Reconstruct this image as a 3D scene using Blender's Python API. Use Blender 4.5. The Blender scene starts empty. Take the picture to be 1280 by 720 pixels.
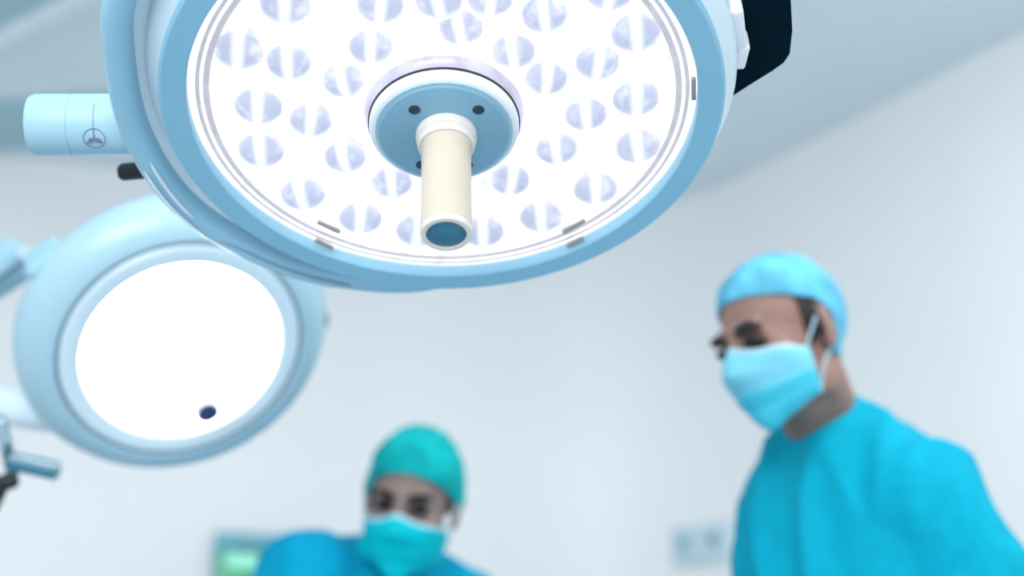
import bpy, bmesh, math, random
from mathutils import Vector, Matrix, Euler, noise
from mathutils.bvhtree import BVHTree
R = math.radians
random.seed(4)
scene = bpy.context.scene
COL = scene.collection

# ------------------------------------------------------------------ camera
FPX = 1778.0
TH = R(20)
CAM = Vector((0, 0, 1.05))
FW = Vector((0, math.cos(TH), math.sin(TH)))
UP = Vector((0, -math.sin(TH), math.cos(TH)))
RT = Vector((1, 0, 0))

def ray(px, py):
    return FW + RT * ((px - 640) / FPX) + UP * ((360 - py) / FPX)

def P(px, py, d):
    return CAM + ray(px, py) * d

cd = bpy.data.cameras.new('camera')
cam = bpy.data.objects.new('camera', cd)
COL.objects.link(cam)
cam.location = CAM
cam.rotation_euler = (R(110), 0, 0)
cd.sensor_width = 36
cd.lens = FPX * 36 / 1280
cd.dof.use_dof = True
cd.dof.focus_distance = 1.33
cd.dof.aperture_fstop = 2.0
cd.clip_start = 0.02
scene.camera = cam

# ------------------------------------------------------------------ materials
def mat(name, col, rough=0.5, metal=0.0, spec=0.5, var=0.04, scale=30.0, bump=0.0, emit=None, estr=0.0,
        trans=0.0, coat=0.0, sheen=0.0, sss=0.0):
    m = bpy.data.materials.new(name)
    m.use_nodes = True
    nt = m.node_tree
    b = nt.nodes['Principled BSDF']
    tc = nt.nodes.new('ShaderNodeTexCoord')
    nz = nt.nodes.new('ShaderNodeTexNoise')
    nz.inputs['Scale'].default_value = scale
    nz.inputs['Detail'].default_value = 3
    nt.links.new(tc.outputs['Object'], nz.inputs['Vector'])
    rp = nt.nodes.new('ShaderNodeValToRGB')
    rp.color_ramp.elements[0].position = 0.3
    rp.color_ramp.elements[1].position = 0.7
    rp.color_ramp.elements[0].color = [c * (1 - var) for c in col] + [1]
    rp.color_ramp.elements[1].color = [min(1, c * (1 + var)) for c in col] + [1]
    nt.links.new(nz.outputs['Fac'], rp.inputs['Fac'])
    nt.links.new(rp.outputs['Color'], b.inputs['Base Color'])
    b.inputs['Roughness'].default_value = rough
    b.inputs['Metallic'].default_value = metal
    b.inputs['Specular IOR Level'].default_value = spec
    b.inputs['Transmission Weight'].default_value = trans
    b.inputs['Coat Weight'].default_value = coat
    b.inputs['Sheen Weight'].default_value = sheen
    if sss:
        b.inputs['Subsurface Weight'].default_value = sss
        b.inputs['Subsurface Radius'].default_value = (0.02, 0.01, 0.006)
        b.inputs['Subsurface Scale'].default_value = 0.3
    if emit:
        b.inputs['Emission Color'].default_value = (*emit, 1)
        b.inputs['Emission Strength'].default_value = estr
    if bump:
        bp = nt.nodes.new('ShaderNodeBump')
        bp.inputs['Strength'].default_value = bump
        bp.inputs['Distance'].default_value = 0.002
        nt.links.new(nz.outputs['Fac'], bp.inputs['Height'])
        nt.links.new(bp.outputs['Normal'], b.inputs['Normal'])
    return m

M = {}
M['wall'] = mat('wall_paint', (0.83, 0.84, 0.85), 0.45, var=0.01, scale=3)
M['ceil'] = mat('ceiling_paint', (0.74, 0.84, 0.88), 0.6, var=0.015, scale=3)
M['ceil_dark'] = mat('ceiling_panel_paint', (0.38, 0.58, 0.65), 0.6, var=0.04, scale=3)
M['floor'] = mat('floor_vinyl', (0.50, 0.60, 0.66), 0.3, var=0.03, scale=8)
M['trim'] = mat('trim_white', (0.80, 0.88, 0.92), 0.4)
M['ring'] = mat('blue_rubber_ring', (0.26, 0.53, 0.70), 0.5, var=0.02, scale=12)
M['shell'] = mat('pale_blue_enamel', (0.66, 0.80, 0.88), 0.35, var=0.015, scale=10, coat=0.2)
M['hoop'] = mat('light_blue_enamel', (0.34, 0.60, 0.76), 0.3, var=0.02, scale=10, coat=0.25)
M['tube'] = mat('white_blue_enamel', (0.36, 0.58, 0.70), 0.5, var=0.015, scale=10, coat=0.0)
M['shell2'] = mat('off_white_enamel', (0.80, 0.90, 0.95), 0.35, var=0.015, scale=10, coat=0.2)
M['navy'] = mat('navy_tip', (0.012, 0.035, 0.13), 0.4)
M['housing2'] = mat('grey_blue_enamel', (0.40, 0.60, 0.71), 0.35, var=0.02, scale=8, coat=0.15)
M['white'] = mat('white_plastic', (0.86, 0.88, 0.92), 0.3, var=0.01)
M['hub'] = mat('steel_blue_plate', (0.22, 0.42, 0.56), 0.4, var=0.05, scale=25)
M['cream'] = mat('cream_plastic', (0.66, 0.585, 0.475), 0.35, var=0.02, scale=15)
M['collar'] = mat('ivory_plastic', (0.78, 0.74, 0.68), 0.35, var=0.02)
M['tip'] = mat('petrol_blue_button', (0.03, 0.17, 0.27), 0.35, var=0.06, scale=60)
M['dark'] = mat('navy_black_plastic', (0.001, 0.011, 0.020), 0.7, spec=0.03, var=0.1)
M['black'] = mat('black_rubber', (0.006, 0.012, 0.018), 0.5, var=0.1)
M['screw'] = mat('dark_screw', (0.02, 0.05, 0.08), 0.4, metal=0.3)
M['steel'] = mat('clip_steel', (0.42, 0.38, 0.37), 0.35, metal=0.6)
M['groove'] = mat('grey_groove', (0.20, 0.30, 0.38), 0.5)
M['tealseal'] = mat('teal_seal', (0.02, 0.22, 0.30), 0.4)
M['chrome'] = mat('chrome_metal', (0.55, 0.68, 0.74), 0.2, metal=0.9)
M['bar'] = mat('petrol_bar', (0.02, 0.17, 0.26), 0.3, coat=0.5)
M['emblem'] = mat('emblem_grey', (0.16, 0.22, 0.30), 0.5)
M['clear'] = mat('frosted_rim_plastic', (0.52, 0.48, 0.51), 0.4, var=0.15, scale=60, emit=(0.95, 0.88, 0.93), estr=0.25)  # weak emission stands in for lamp light passing through the plastic
M['skin_m'] = mat('skin_tan', (0.29, 0.165, 0.13), 0.55, var=0.08, scale=25, sss=0.15)
M['ear_m'] = mat('ear_skin', (0.5, 0.25, 0.2), 0.5)
M['skin_w'] = mat('skin_brown', (0.27, 0.19, 0.175), 0.55, var=0.08, scale=25, sss=0.15)  # darker, less warm skin colour
M['hair'] = mat('dark_hair', (0.012, 0.010, 0.012), 0.6, var=0.3, scale=120, bump=0.5)
M['eye'] = mat('dark_eye', (0.02, 0.014, 0.014), 0.2, var=0.2)
M['gown'] = mat('cyan_gown_cloth', (0.0, 0.34, 0.49), 0.85, spec=0.15, var=0.06, scale=40, bump=0.25)
M['gown_w'] = mat('blue_gown_cloth', (0.0, 0.37, 0.60), 0.85, spec=0.15, var=0.06, scale=40, bump=0.25)
M['cap_m'] = mat('sky_blue_cap_cloth', (0.12, 0.46, 0.66), 0.8, spec=0.2, var=0.28, scale=22, bump=0.3)
M['cap_w'] = mat('teal_cap_cloth', (0.0, 0.44, 0.45), 0.8, spec=0.2, var=0.25, scale=22, bump=0.3)
M['mask_m'] = mat('pale_blue_mask_cloth', (0.19, 0.60, 0.76), 0.7, var=0.04, scale=40)
M['mask_m_shade'] = mat('cyan_mask_shade', (0.05, 0.53, 0.70), 0.7, var=0.04, scale=40)  # lower half of the same mask, its shade put into the colour
M['mask_w'] = mat('aqua_mask_cloth', (0.0, 0.55, 0.64), 0.85, spec=0.12, var=0.04, scale=40)
M['hem'] = mat('white_mask_hem', (0.42, 0.64, 0.74), 0.7)
M['strap'] = mat('pale_strap', (0.42, 0.60, 0.68), 0.7)
M['trousers'] = mat('blue_trousers', (0.01, 0.25, 0.45), 0.8, var=0.05)
M['shoe'] = mat('white_clog', (0.7, 0.75, 0.78), 0.5)
M['mon'] = mat('monitor_bezel', (0.13, 0.42, 0.50), 0.45)
M['screen'] = mat('green_screen', (0.02, 0.12, 0.10), 0.3, emit=(0.02, 0.24, 0.18), estr=0.7, var=0.1)
M['screen_green'] = mat('screen_green_field', (0.05, 0.2, 0.1), 0.3, emit=(0.06, 0.34, 0.16), estr=0.7)
M['mint'] = mat('mint_readout', (0.2, 0.5, 0.4), 0.3, emit=(0.26, 0.80, 0.56), estr=0.55)
M['deep'] = mat('deep_teal_strip', (0.01, 0.10, 0.12), 0.4)
M['panel'] = mat('grey_socket_panel', (0.52, 0.66, 0.74), 0.4)
M['socket'] = mat('socket_blue_grey', (0.28, 0.46, 0.54), 0.5)

def emit_mat(name, col, s, lo=0.85, hi=1.15, sc=14):
    m = bpy.data.materials.new(name)
    m.use_nodes = True
    nt = m.node_tree
    b = nt.nodes['Principled BSDF']
    b.inputs['Base Color'].default_value = (0.25, 0.25, 0.26, 1)
    tc = nt.nodes.new('ShaderNodeTexCoord')
    nz = nt.nodes.new('ShaderNodeTexNoise')
    nz.inputs['Scale'].default_value = sc
    nt.links.new(tc.outputs['Object'], nz.inputs['Vector'])
    mr = nt.nodes.new('ShaderNodeMapRange')
    mr.inputs['To Min'].default_value = s * lo
    mr.inputs['To Max'].default_value = s * hi
    mr.inputs['From Min'].default_value = 0.28
    mr.inputs['From Max'].default_value = 0.46
    nt.links.new(nz.outputs['Fac'], mr.inputs['Value'])
    b.inputs['Emission Color'].default_value = (*col, 1)
    nt.links.new(mr.outputs['Result'], b.inputs['Emission Strength'])
    return m
M['lit'] = emit_mat('lit_reflector', (1, 0.985, 1.0), 1.15, 0.60, 1.05, 38)
M['lit2'] = emit_mat('lit_diffuser', (1, 1, 1), 4.0)

def lens_mat():
    # a lit LED collimator: bright prism bar down the middle, dimmer lavender lobes each side
    m = bpy.data.materials.new('lit_led_lens')
    m.use_nodes = True
    nt = m.node_tree
    N, Lk = nt.nodes, nt.links
    b = N['Principled BSDF']
    b.inputs['Base Color'].default_value = (0.35, 0.37, 0.46, 1)
    b.inputs['Roughness'].default_value = 0.15
    tc = N.new('ShaderNodeTexCoord')
    sp = N.new('ShaderNodeSeparateXYZ')
    Lk.new(tc.outputs['Object'], sp.inputs[0])
    ab = N.new('ShaderNodeMath'); ab.operation = 'ABSOLUTE'
    Lk.new(sp.outputs['X'], ab.inputs[0])
    st = N.new('ShaderNodeMapRange'); st.interpolation_type = 'SMOOTHSTEP'
    st.inputs['From Min'].default_value = 0.001; st.inputs['From Max'].default_value = 0.0080
    st.inputs['To Min'].default_value = 1.0; st.inputs['To Max'].default_value = 0.0
    Lk.new(ab.outputs[0], st.inputs['Value'])
    lo = N.new('ShaderNodeMapRange'); lo.interpolation_type = 'SMOOTHSTEP'
    lo.inputs['From Min'].default_value = 0.000; lo.inputs['From Max'].default_value = -0.019
    lo.inputs['To Min'].default_value = 0.0; lo.inputs['To Max'].default_value = 0.9
    Lk.new(sp.outputs['Y'], lo.inputs['Value'])
    nz = N.new('ShaderNodeTexNoise'); nz.inputs['Scale'].default_value = 70
    oi = N.new('ShaderNodeObjectInfo')
    ad = N.new('ShaderNodeVectorMath'); ad.operation = 'ADD'
    Lk.new(tc.outputs['Object'], ad.inputs[0]); Lk.new(oi.outputs['Location'], ad.inputs[1])
    Lk.new(ad.outputs[0], nz.inputs['Vector'])
    nr = N.new('ShaderNodeMapRange')
    nr.inputs['From Min'].default_value = 0.48; nr.inputs['From Max'].default_value = 0.75
    nr.inputs['To Max'].default_value = 0.6
    Lk.new(nz.outputs['Fac'], nr.inputs['Value'])
    mx = N.new('ShaderNodeMath'); mx.operation = 'MAXIMUM'
    Lk.new(st.outputs[0], mx.inputs[0]); Lk.new(lo.outputs[0], mx.inputs[1])
    m2 = N.new('ShaderNodeMath'); m2.operation = 'MAXIMUM'
    Lk.new(mx.outputs[0], m2.inputs[0]); Lk.new(nr.outputs[0], m2.inputs[1])
    mix = N.new('ShaderNodeMix'); mix.data_type = 'RGBA'
    mix.inputs[6].default_value = (0.46, 0.48, 0.64, 1)
    mix.inputs[7].default_value = (1.25, 1.25, 1.3, 1)
    Lk.new(m2.outputs[0], mix.inputs[0])
    Lk.new(mix.outputs[2], b.inputs['Emission Color'])
    b.inputs['Emission Strength'].default_value = 0.62
    return m
M['lens'] = lens_mat()
M['facets'] = mat('lavender_facets', (0.40, 0.38, 0.50), 0.2, var=0.35, scale=45, emit=(0.60, 0.57, 0.72), estr=0.45)

def glass_mat():
    m = bpy.data.materials.new('clear_cover_plastic')
    m.use_nodes = True
    nt = m.node_tree
    N, Lk = nt.nodes, nt.links
    N.remove(N['Principled BSDF'])
    tr = N.new('ShaderNodeBsdfTransparent'); gl = N.new('ShaderNodeBsdfGlossy')
    gl.inputs['Roughness'].default_value = 0.08
    mx = N.new('ShaderNodeMixShader')
    fr = N.new('ShaderNodeTexNoise'); fr.inputs['Scale'].default_value = 3
    mr = N.new('ShaderNodeMapRange'); mr.inputs['To Min'].default_value = 0.02; mr.inputs['To Max'].default_value = 0.05
    Lk.new(fr.outputs['Fac'], mr.inputs['Value']); Lk.new(mr.outputs[0], mx.inputs[0])
    Lk.new(tr.outputs[0], mx.inputs[1]); Lk.new(gl.outputs[0], mx.inputs[2])
    Lk.new(mx.outputs[0], N['Material Output'].inputs[0])
    return m
M['glass'] = glass_mat()

# ------------------------------------------------------------------ mesh helpers
def link(o, parent=None):
    COL.objects.link(o)
    if parent:
        o.parent = parent
    return o

def obj(name, bm, m, parent=None, label=None, smooth=40, loc=None, recalc=True):
    if recalc:
        bmesh.ops.recalc_face_normals(bm, faces=bm.faces)
    me = bpy.data.meshes.new(name)
    bm.to_mesh(me)
    bm.free()
    for mm in (m if isinstance(m, (list, tuple)) else [m]):
        me.materials.append(mm)
    me.shade_smooth()
    if smooth < 180:
        me.set_sharp_from_angle(angle=R(smooth))
    o = bpy.data.objects.new(name, me)
    link(o, parent)
    if loc is not None:
        o.location = loc
    if label:
        o['label'] = label
    return o

def top(o, label, cat, group=None):
    o['label'] = label
    o['category'] = cat
    if group:
        o['group'] = group

def empty(name, mw):
    o = bpy.data.objects.new(name, None)
    o.empty_display_size = 0.1
    COL.objects.link(o)
    o.matrix_world = mw
    return o

def structure(o):
    o['kind'] = 'structure'
    return o

def lathe(prof, n=96, c=(0, 0, 0), bm=None, closed=False, a0=0.0, a1=2 * math.pi):
    """prof: (r, z) list revolved about z; closed = profile is a loop"""
    bm = bm or bmesh.new()
    full = abs(a1 - a0 - 2 * math.pi) < 1e-6
    cnt = n if full else n + 1
    rings = []
    for k in range(cnt):
        a = a0 + (a1 - a0) * k / n
        ca, sa = math.cos(a), math.sin(a)
        rings.append([bm.verts.new((c[0] + r * ca, c[1] + r * sa, c[2] + z)) for r, z in prof])
    m = len(prof)
    for k in range(n):
        A, B = rings[k], rings[(k + 1) % cnt]
        for i in range(m if closed else m - 1):
            j = (i + 1) % m
            bm.faces.new((A[i], B[i], B[j], A[j]))
    if closed and not full:
        bm.faces.new(rings[0]); bm.faces.new(list(reversed(rings[-1])))
    bmesh.ops.remove_doubles(bm, verts=bm.verts, dist=1e-6)
    return bm

def axis_mat(p, d, hint=Vector((0, 0, 1))):
    z = Vector(d).normalized()
    x = hint.cross(z)
    if x.length < 1e-3:
        x = Vector((1, 0, 0)).cross(z)
    x.normalize()
    y = z.cross(x)
    m = Matrix((x, y, z)).transposed().to_4x4()
    m.translation = p
    return m

def xf(bm, m):
    bmesh.ops.transform(bm, matrix=m, verts=bm.verts)
    return bm

def merge(bm, other):
    me = bpy.data.meshes.new('tmp')
    other.to_mesh(me); other.free()
    bm.from_mesh(me)
    bpy.data.meshes.remove(me)
    return bm

def box(sx, sy, sz, bev=0.0, m=None, seg=3):
    bm = bmesh.new()
    bmesh.ops.create_cube(bm, size=1)
    bmesh.ops.scale(bm, vec=(sx, sy, sz), verts=bm.verts)
    if bev:
        bmesh.ops.bevel(bm, geom=list(bm.edges), offset=bev, segments=seg, profile=0.6, affect='EDGES')
    if m is not None:
        xf(bm, m)
    return bm

def prism(pts, z0, z1, bev=0.0):
    bm = bmesh.new()
    a = [bm.verts.new((x, y, z0)) for x, y in pts]
    b = [bm.verts.new((x, y, z1)) for x, y in pts]
    bm.faces.new(a); bm.faces.new(b)
    n = len(pts)
    for i in range(n):
        j = (i + 1) % n
        bm.faces.new((a[i], a[j], b[j], b[i]))
    if bev:
        bmesh.ops.recalc_face_normals(bm, faces=bm.faces)
        bmesh.ops.bevel(bm, geom=list(bm.edges), offset=bev, segments=3, profile=0.6, affect='EDGES')
    return bm

def tube(pts, r, n=14, bm=None):
    bm = bm or bmesh.new()
    pts = [Vector(p) for p in pts]
    rad = r if isinstance(r, (list, tuple)) else [r] * len(pts)
    rings = []
    hint = None
    for i, p in enumerate(pts):
        t = (pts[min(i + 1, len(pts) - 1)] - pts[max(i - 1, 0)]).normalized()
        if hint is None:
            hint = Vector((0, 0, 1)) if abs(t.z) < 0.9 else Vector((1, 0, 0))
        x = (hint - t * hint.dot(t)).normalized()
        hint = x
        y = t.cross(x)
        rings.append([bm.verts.new(p + (x * math.cos(2 * math.pi * k / n) + y * math.sin(2 * math.pi * k / n)) * rad[i]) for k in range(n)])
    for a, b in zip(rings, rings[1:]):
        for k in range(n):
            bm.faces.new((a[k], a[(k + 1) % n], b[(k + 1) % n], b[k]))
    bm.faces.new(rings[0]); bm.faces.new(list(reversed(rings[-1])))
    return bm

def bez(p0, p1, p2, n=12):
    p0, p1, p2 = map(Vector, (p0, p1, p2))
    return [p0 * (1 - t) ** 2 + p1 * 2 * t * (1 - t) + p2 * t * t for t in [i / n for i in range(n + 1)]]

# ------------------------------------------------------------------ room
HC = 3.0
def at_plane(px, py, p0, n):
    r = ray(px, py)
    return CAM + r * ((p0 - CAM).dot(n) / r.dot(n))
cp = Vector((0, 0, HC)); cz = Vector((0, 0, 1))
q1 = at_plane(1280, 40, cp, cz); q2 = at_plane(895, 236, cp, cz); q3 = at_plane(0, 193, cp, cz)
d_r = (q2 - q1).normalized(); d_l = Vector((0.965, 0.26, 0)).normalized()
def isect(p, d, q, e):
    den = d.x * e.y - d.y * e.x
    w = q - p
    return p + d * ((w.x * e.y - w.y * e.x) / den)
corner = isect(q2, d_r, q3, d_l)
rad = 0.5
pr = corner - d_r * rad; pl = corner - d_l * rad
foot = [(q1 - d_r * 0.25)] + bez(pr, corner, pl, 16) + [q3 - d_l * 1.6]
back_r = q1 - d_r * 5.2
def wall_strip(pts, th, z0=0.0, z1=HC):
    """vertical wall of real thickness on the outer side of the path"""
    bm = bmesh.new()
    outs = []
    n = len(pts)
    for i, p in enumerate(pts):
        t = (pts[min(i + 1, n - 1)] - pts[max(i - 1, 0)]).normalized()
        outs.append(p + Vector((t.y, -t.x, 0)) * th)
    rows = [[bm.verts.new((q.x, q.y, z)) for q, z in ((a, z0), (a, z1), (b, z1), (b, z0))] for a, b in zip(pts, outs)]
    for a, b in zip(rows, rows[1:]):
        for k in range(4):
            bm.faces.new((a[k], b[k], b[(k + 1) % 4], a[(k + 1) % 4]))
    bm.faces.new(rows[0]); bm.faces.new(list(reversed(rows[-1])))
    return bm
pts = [back_r] + foot
# one continuous coved wall
w = structure(obj('wall_back', wall_strip(pts, 0.12), M['wall'], smooth=30))
lw = [q3 - d_l * 1.6, Vector((q3.x - 1.6, -1.6, HC))]
structure(obj('wall_left', wall_strip([Vector((p.x, p.y, 0)) for p in lw], 0.12), M['wall']))
structure(obj('floor', box(9, 9, 0.1, 0, Matrix.Translation((0.4, 2.2, -0.05))), M['floor']))
structure(obj('ceiling', box(9, 7.2, 0.1, 0, Matrix.Translation((0.4, 3.1, HC + 0.05))), M['ceil']))
bb = wall_strip([Vector((p.x, p.y, 0)) + Vector((0, 0, 0)) for p in pts], -0.015, 0.0, 0.10)
structure(obj('baseboard_back', bb, M['trim'], smooth=30))
# ventilation bulkhead panel and its rail in the ceiling, upper left
c1 = at_plane(-60, 95, cp, cz); c2 = at_plane(200, -60, cp, cz)
dirr = (c2 - c1).normalized(); nrm = Vector((-dirr.y, dirr.x, 0))
mm = axis_mat((c1 + c2) / 2 - Vector((0, 0, 0.03)), Vector((0, 0, 1)), dirr)
L = (c2 - c1).length
def strip_on_ceiling(pa, pb, wid, th, m, name):
    A = at_plane(*pa, cp, cz); B = at_plane(*pb, cp, cz)
    d = (B - A).normalized(); s = Vector((-d.y, d.x, 0)) * wid / 2
    bm = bmesh.new()
    lo = [bm.verts.new((v.x, v.y, HC - th)) for v in (A + s, B + s, B - s, A - s)]
    hi = [bm.verts.new((v.x, v.y, HC)) for v in (A + s, B + s, B - s, A - s)]
    bm.faces.new(lo); bm.faces.new(hi)
    for i in range(4):
        j = (i + 1) % 4
        bm.faces.new((lo[i], lo[j], hi[j], hi[i]))
    bmesh.ops.bevel(bm, geom=list(bm.edges), offset=th * 0.3, segments=2, affect='EDGES')
    return structure(obj(name, bm, m))
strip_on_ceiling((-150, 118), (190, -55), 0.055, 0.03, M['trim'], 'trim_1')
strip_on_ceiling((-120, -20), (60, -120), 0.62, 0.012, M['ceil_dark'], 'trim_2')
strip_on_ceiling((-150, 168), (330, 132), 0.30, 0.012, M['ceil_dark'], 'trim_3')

# ------------------------------------------------------------------ lamp frames
def frame(px, py, dist, ang, psi):
    r = ray(px, py); C = CAM + r * dist
    rn = r.normalized()
    dn = -UP * math.cos(psi) + RT * math.sin(psi)
    dn = (dn - rn * dn.dot(rn)).normalized()
    n = -rn * math.cos(ang) + dn * math.sin(ang)
    X = (RT - n * RT.dot(n)).normalized()
    Y = n.cross(X)
    m = Matrix((X, Y, n)).transposed().to_4x4()
    m.translation = C
    return m
F1 = frame(555.3, 147.3, 1.3377, 0.7862, -0.002)
F1i = F1.inverted()
def loc(fi, px, py, h):
    """point of the plane z = h of a lamp seen at a pixel, in the lamp's own coordinates"""
    o = fi @ CAM; d = fi.to_3x3() @ ray(px, py)
    return o + d * ((h - o.z) / d.z)

# ------------------------------------------------------------------ main surgical lamp
L1 = empty('surgical_lamp', F1)
top(L1, 'large round surgical lamp in front, with many lit LED lenses and a cream centre handle', 'surgical lamp')
# ring face
obj('ring_bezel', lathe([(0.2385, -0.012), (0.2385, -0.001), (0.2395, 0.0), (0.2610, -0.0005), (0.2640, -0.0035),
    (0.2635, -0.010), (0.2620, -0.014), (0.2390, -0.014)], 160, closed=True), M['ring'], L1, 'flat sky-blue rubber ring round the lit window')
# flared shoulder behind ring
obj('housing', lathe([(0.2400, -0.014), (0.2615, -0.014), (0.2650, -0.018), (0.2680, -0.022), (0.2755, -0.030),
    (0.2790, -0.036), (0.2795, -0.044), (0.2760, -0.052), (0.2650, -0.060), (0.2400, -0.066), (0.2400, -0.05)], 160, closed=True),
    M['shell'], L1, 'pale enamelled shoulder behind the ring')
# outline of carrier hoop and back shell: rounder at the upper left, tighter underneath
HP = [(122,0),(130,62),(137,119),(169,200),(184,225),(200,245),(234,279),(294,311),(337,332),(387,347),(437,356),(512,362)]
hc = (-0.026, -0.009)
tab = []
for x_, y_ in HP:
    v = loc(F1i, x_, y_, -0.033)
    tab.append((math.degrees(math.atan2(v.y - hc[1], v.x - hc[0])) % 360, math.hypot(v.x - hc[0], v.y - hc[1])))
tab = [(60, 0.302), (120, 0.304), (140, 0.304)] + [t for t in tab] + [(290, 0.262), (305, 0.262), (330, 0.280), (360, 0.300), (420, 0.302)]
tab.sort()
def hoop_r(a):
    a = math.degrees(a) % 360
    if a < 60: a += 360
    acc = wsum = 0
    for da in range(-16, 17, 2):
        b_ = min(max(a + da, 60), 420)
        for (a0, r0), (a1, r1) in zip(tab, tab[1:]):
            if a0 <= b_ <= a1:
                wt_ = math.exp(-(da / 8) ** 2)
                acc += wt_ * (r0 + (r1 - r0) * (b_ - a0) / max(a1 - a0, 1e-6)); wsum += wt_
                break
    return acc / wsum
def shape_hoop(bm_):
    for v in bm_.verts:
        dx, dy = v.co.x - hc[0], v.co.y - hc[1]
        if math.hypot(dx, dy) > 0.2:
            k_ = hoop_r(math.atan2(dy, dx)) / 0.3015
            v.co.x = hc[0] + dx * k_; v.co.y = hc[1] + dy * k_
    return bm_
# back dome
obj('back_shell', shape_hoop(lathe([(0.2800, -0.041), (0.2820, -0.058), (0.2780, -0.078), (0.2400, -0.100), (0.1700, -0.125),
    (0.0900, -0.140), (0.0, -0.143), (0.0, -0.075), (0.2300, -0.070), (0.2500, -0.046), (0.2750, -0.038)], 128, c=(hc[0], hc[1], 0), closed=False)), M['shell2'], L1)
# carrier hoop
def hoop_bm():
    prof = []
    for k in range(20):
        a = 2 * math.pi * k / 20
        ca, sa = math.cos(a), math.sin(a)
        prof.append((0.2865 + 0.0150 * math.copysign(abs(ca) ** 0.7, ca), -0.042 + 0.022 * math.copysign(abs(sa) ** 0.7, sa)))
    return shape_hoop(lathe(prof, 160, c=(hc[0], hc[1], 0), closed=True, a0=R(60), a1=R(303)))
obj('carrier_hoop', hoop_bm(), M['hoop'], L1, 'light blue carrier hoop round the left and lower side')
# grips moulded in the hoop, lower left; off-white ribs paint its edge highlights
def arc_bar(a0, a1, r, h, w_, name, m, c=hc, n=26, tk=0.5):
    bmx = bmesh.new()
    ptsx = []
    rr = []
    for k in range(n + 1):
        t = k / n
        a = R(a0 + (a1 - a0) * t)
        q_ = r * hoop_r(a) / 0.3015
        ptsx.append((c[0] + q_ * math.cos(a), c[1] + q_ * math.sin(a), h))
        rr.append(w_ * max(0.15, min(1, 6 * t, 6 * (1 - t)) ** 0.5))
    return obj(name, tube(ptsx, rr, 12, bmx), m, L1)
arc_bar(193, 212, 0.2790, -0.0175, 0.0018, 'grip_rib', M['shell2'])
arc_bar(195, 217, 0.2900, -0.0180, 0.0018, 'grip_rib', M['shell2'])
arc_bar(222, 252, 0.2860, -0.0180, 0.0040, 'grip_rib', M['tube'])
# side tube
TH_ = -0.058
tp = loc(F1i, 38, 156, TH_)
te = loc(F1i, 152, 156, TH_)
tdir = Vector((te.x - tp.x, te.y - tp.y, 0)).normalized()
TL = (te - tp).length + 0.022
tm = axis_mat(Vector((tp.x, tp.y, TH_)), tdir)
rt = 0.0305
obj('side_tube', xf(lathe([(0, 0), (rt - 0.006, 0), (rt - 0.002, 0.0015), (rt, 0.006), (rt, 0.0415), (rt - 0.0008, 0.0420),
    (rt - 0.0008, 0.0428), (rt, 0.0433), (rt + 0.0005, TL), (0, TL)], 72), tm), M['tube'], L1, 'white-blue enamelled tube stub on the left')
ep = loc(F1i, 130, 170, TH_)
# emblem on the tube, facing the viewer
axp = Vector((tp.x, tp.y, TH_)); tox = F1i @ CAM
ex = axp + tdir * (ep - axp).dot(tdir)
vv = (tox - ex); vv = (vv - tdir * vv.dot(tdir)).normalized()
side = tdir.cross(vv).normalized()
if (F1.to_3x3() @ side).dot(UP) > 0: side = -side       # side = down in the photo
en = (vv * math.cos(R(26)) + side * math.sin(R(26))).normalized()
em = Matrix((tdir, en.cross(tdir), en)).transposed().to_4x4(); em.translation = ex + en * (rt + 0.0006)
eb = bmesh.new()
def on_tube(bm_):      # wrap flat drawing round the tube
    for v in bm_.verts:
        a = v.co.y / rt
        rr = rt + v.co.z
        v.co = Vector((v.co.x, rr * math.sin(a), rr * math.cos(a) - rt))
    return bm_
ringb = lathe([(0.0102, -0.0004), (0.0108, -0.0004), (0.0108, 0.0003), (0.0102, 0.0003)], 40, closed=True)
merge(eb, ringb)
for a in (90, 210, 330):
    pr_ = [(0, -0.0012), (0.004, -0.0028), (0.0080, -0.0009), (0.0092, 0), (0.0080, 0.0009), (0.004, 0.0028), (0, 0.0012)]
    merge(eb, xf(prism(pr_ if a != 90 else [(0, -0.0007), (0.0100, -0.0004), (0.0100, 0.0004), (0, 0.0007)], -0.0004, 0.0005), Matrix.Rotation(R(a), 4, 'Z')))
on_tube(eb)
ob = obj('emblem', eb, M['emblem'], L1, 'round grey three-pointed mark')
ob.matrix_local = em
sb = box(0.0006, 0.026, 0.0010, 0, Matrix.Translation((0, 0.0235, 0)))
bmesh.ops.subdivide_edges(sb, edges=[e for e in sb.edges], cuts=6, use_grid_fill=True)
on_tube(sb)
so = obj('seam', sb, M['groove'], L1)
so.matrix_local = em
# knob under the tube
kp = loc(F1i, 177, 213, -0.085)
obj('lock_knob', xf(lathe([(0, -0.024), (0.007, -0.024), (0.0095, -0.020), (0.0095, 0.02), (0.008, 0.024), (0, 0.024)], 40),
    axis_mat(kp, Vector((1, 0.10, 0)))), M['black'], L1, 'small black knob below the tube')
# dark pivot cover at right
pp = [(912, -120), (962, -120), (984, -60), (989, 0), (991, 40), (988, 68), (980, 80), (966, 90), (940, 106), (914, 123), (905, 60), (900, 0)]
pz = [loc(F1i, x, y, -0.068) for x, y in pp]
obj('pivot_cover', prism([(v.x, v.y) for v in pz], -0.120, -0.068, 0.003), M['dark'], L1, 'navy black angular pivot cover on the right')
# white latches beside the dark cover
for (x, y, sx, sy, a) in ((922, 28, 0.012, 0.050, 12), (925, 62, 0.012, 0.030, -4)):
    q = loc(F1i, x, y, -0.055)
    obj('side_latch', box(sx, sy, 0.026, 0.004, Matrix.Translation(q) @ Matrix.Rotation(R(a), 4, 'Z')), M['white'], L1, 'small white latch')
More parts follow.
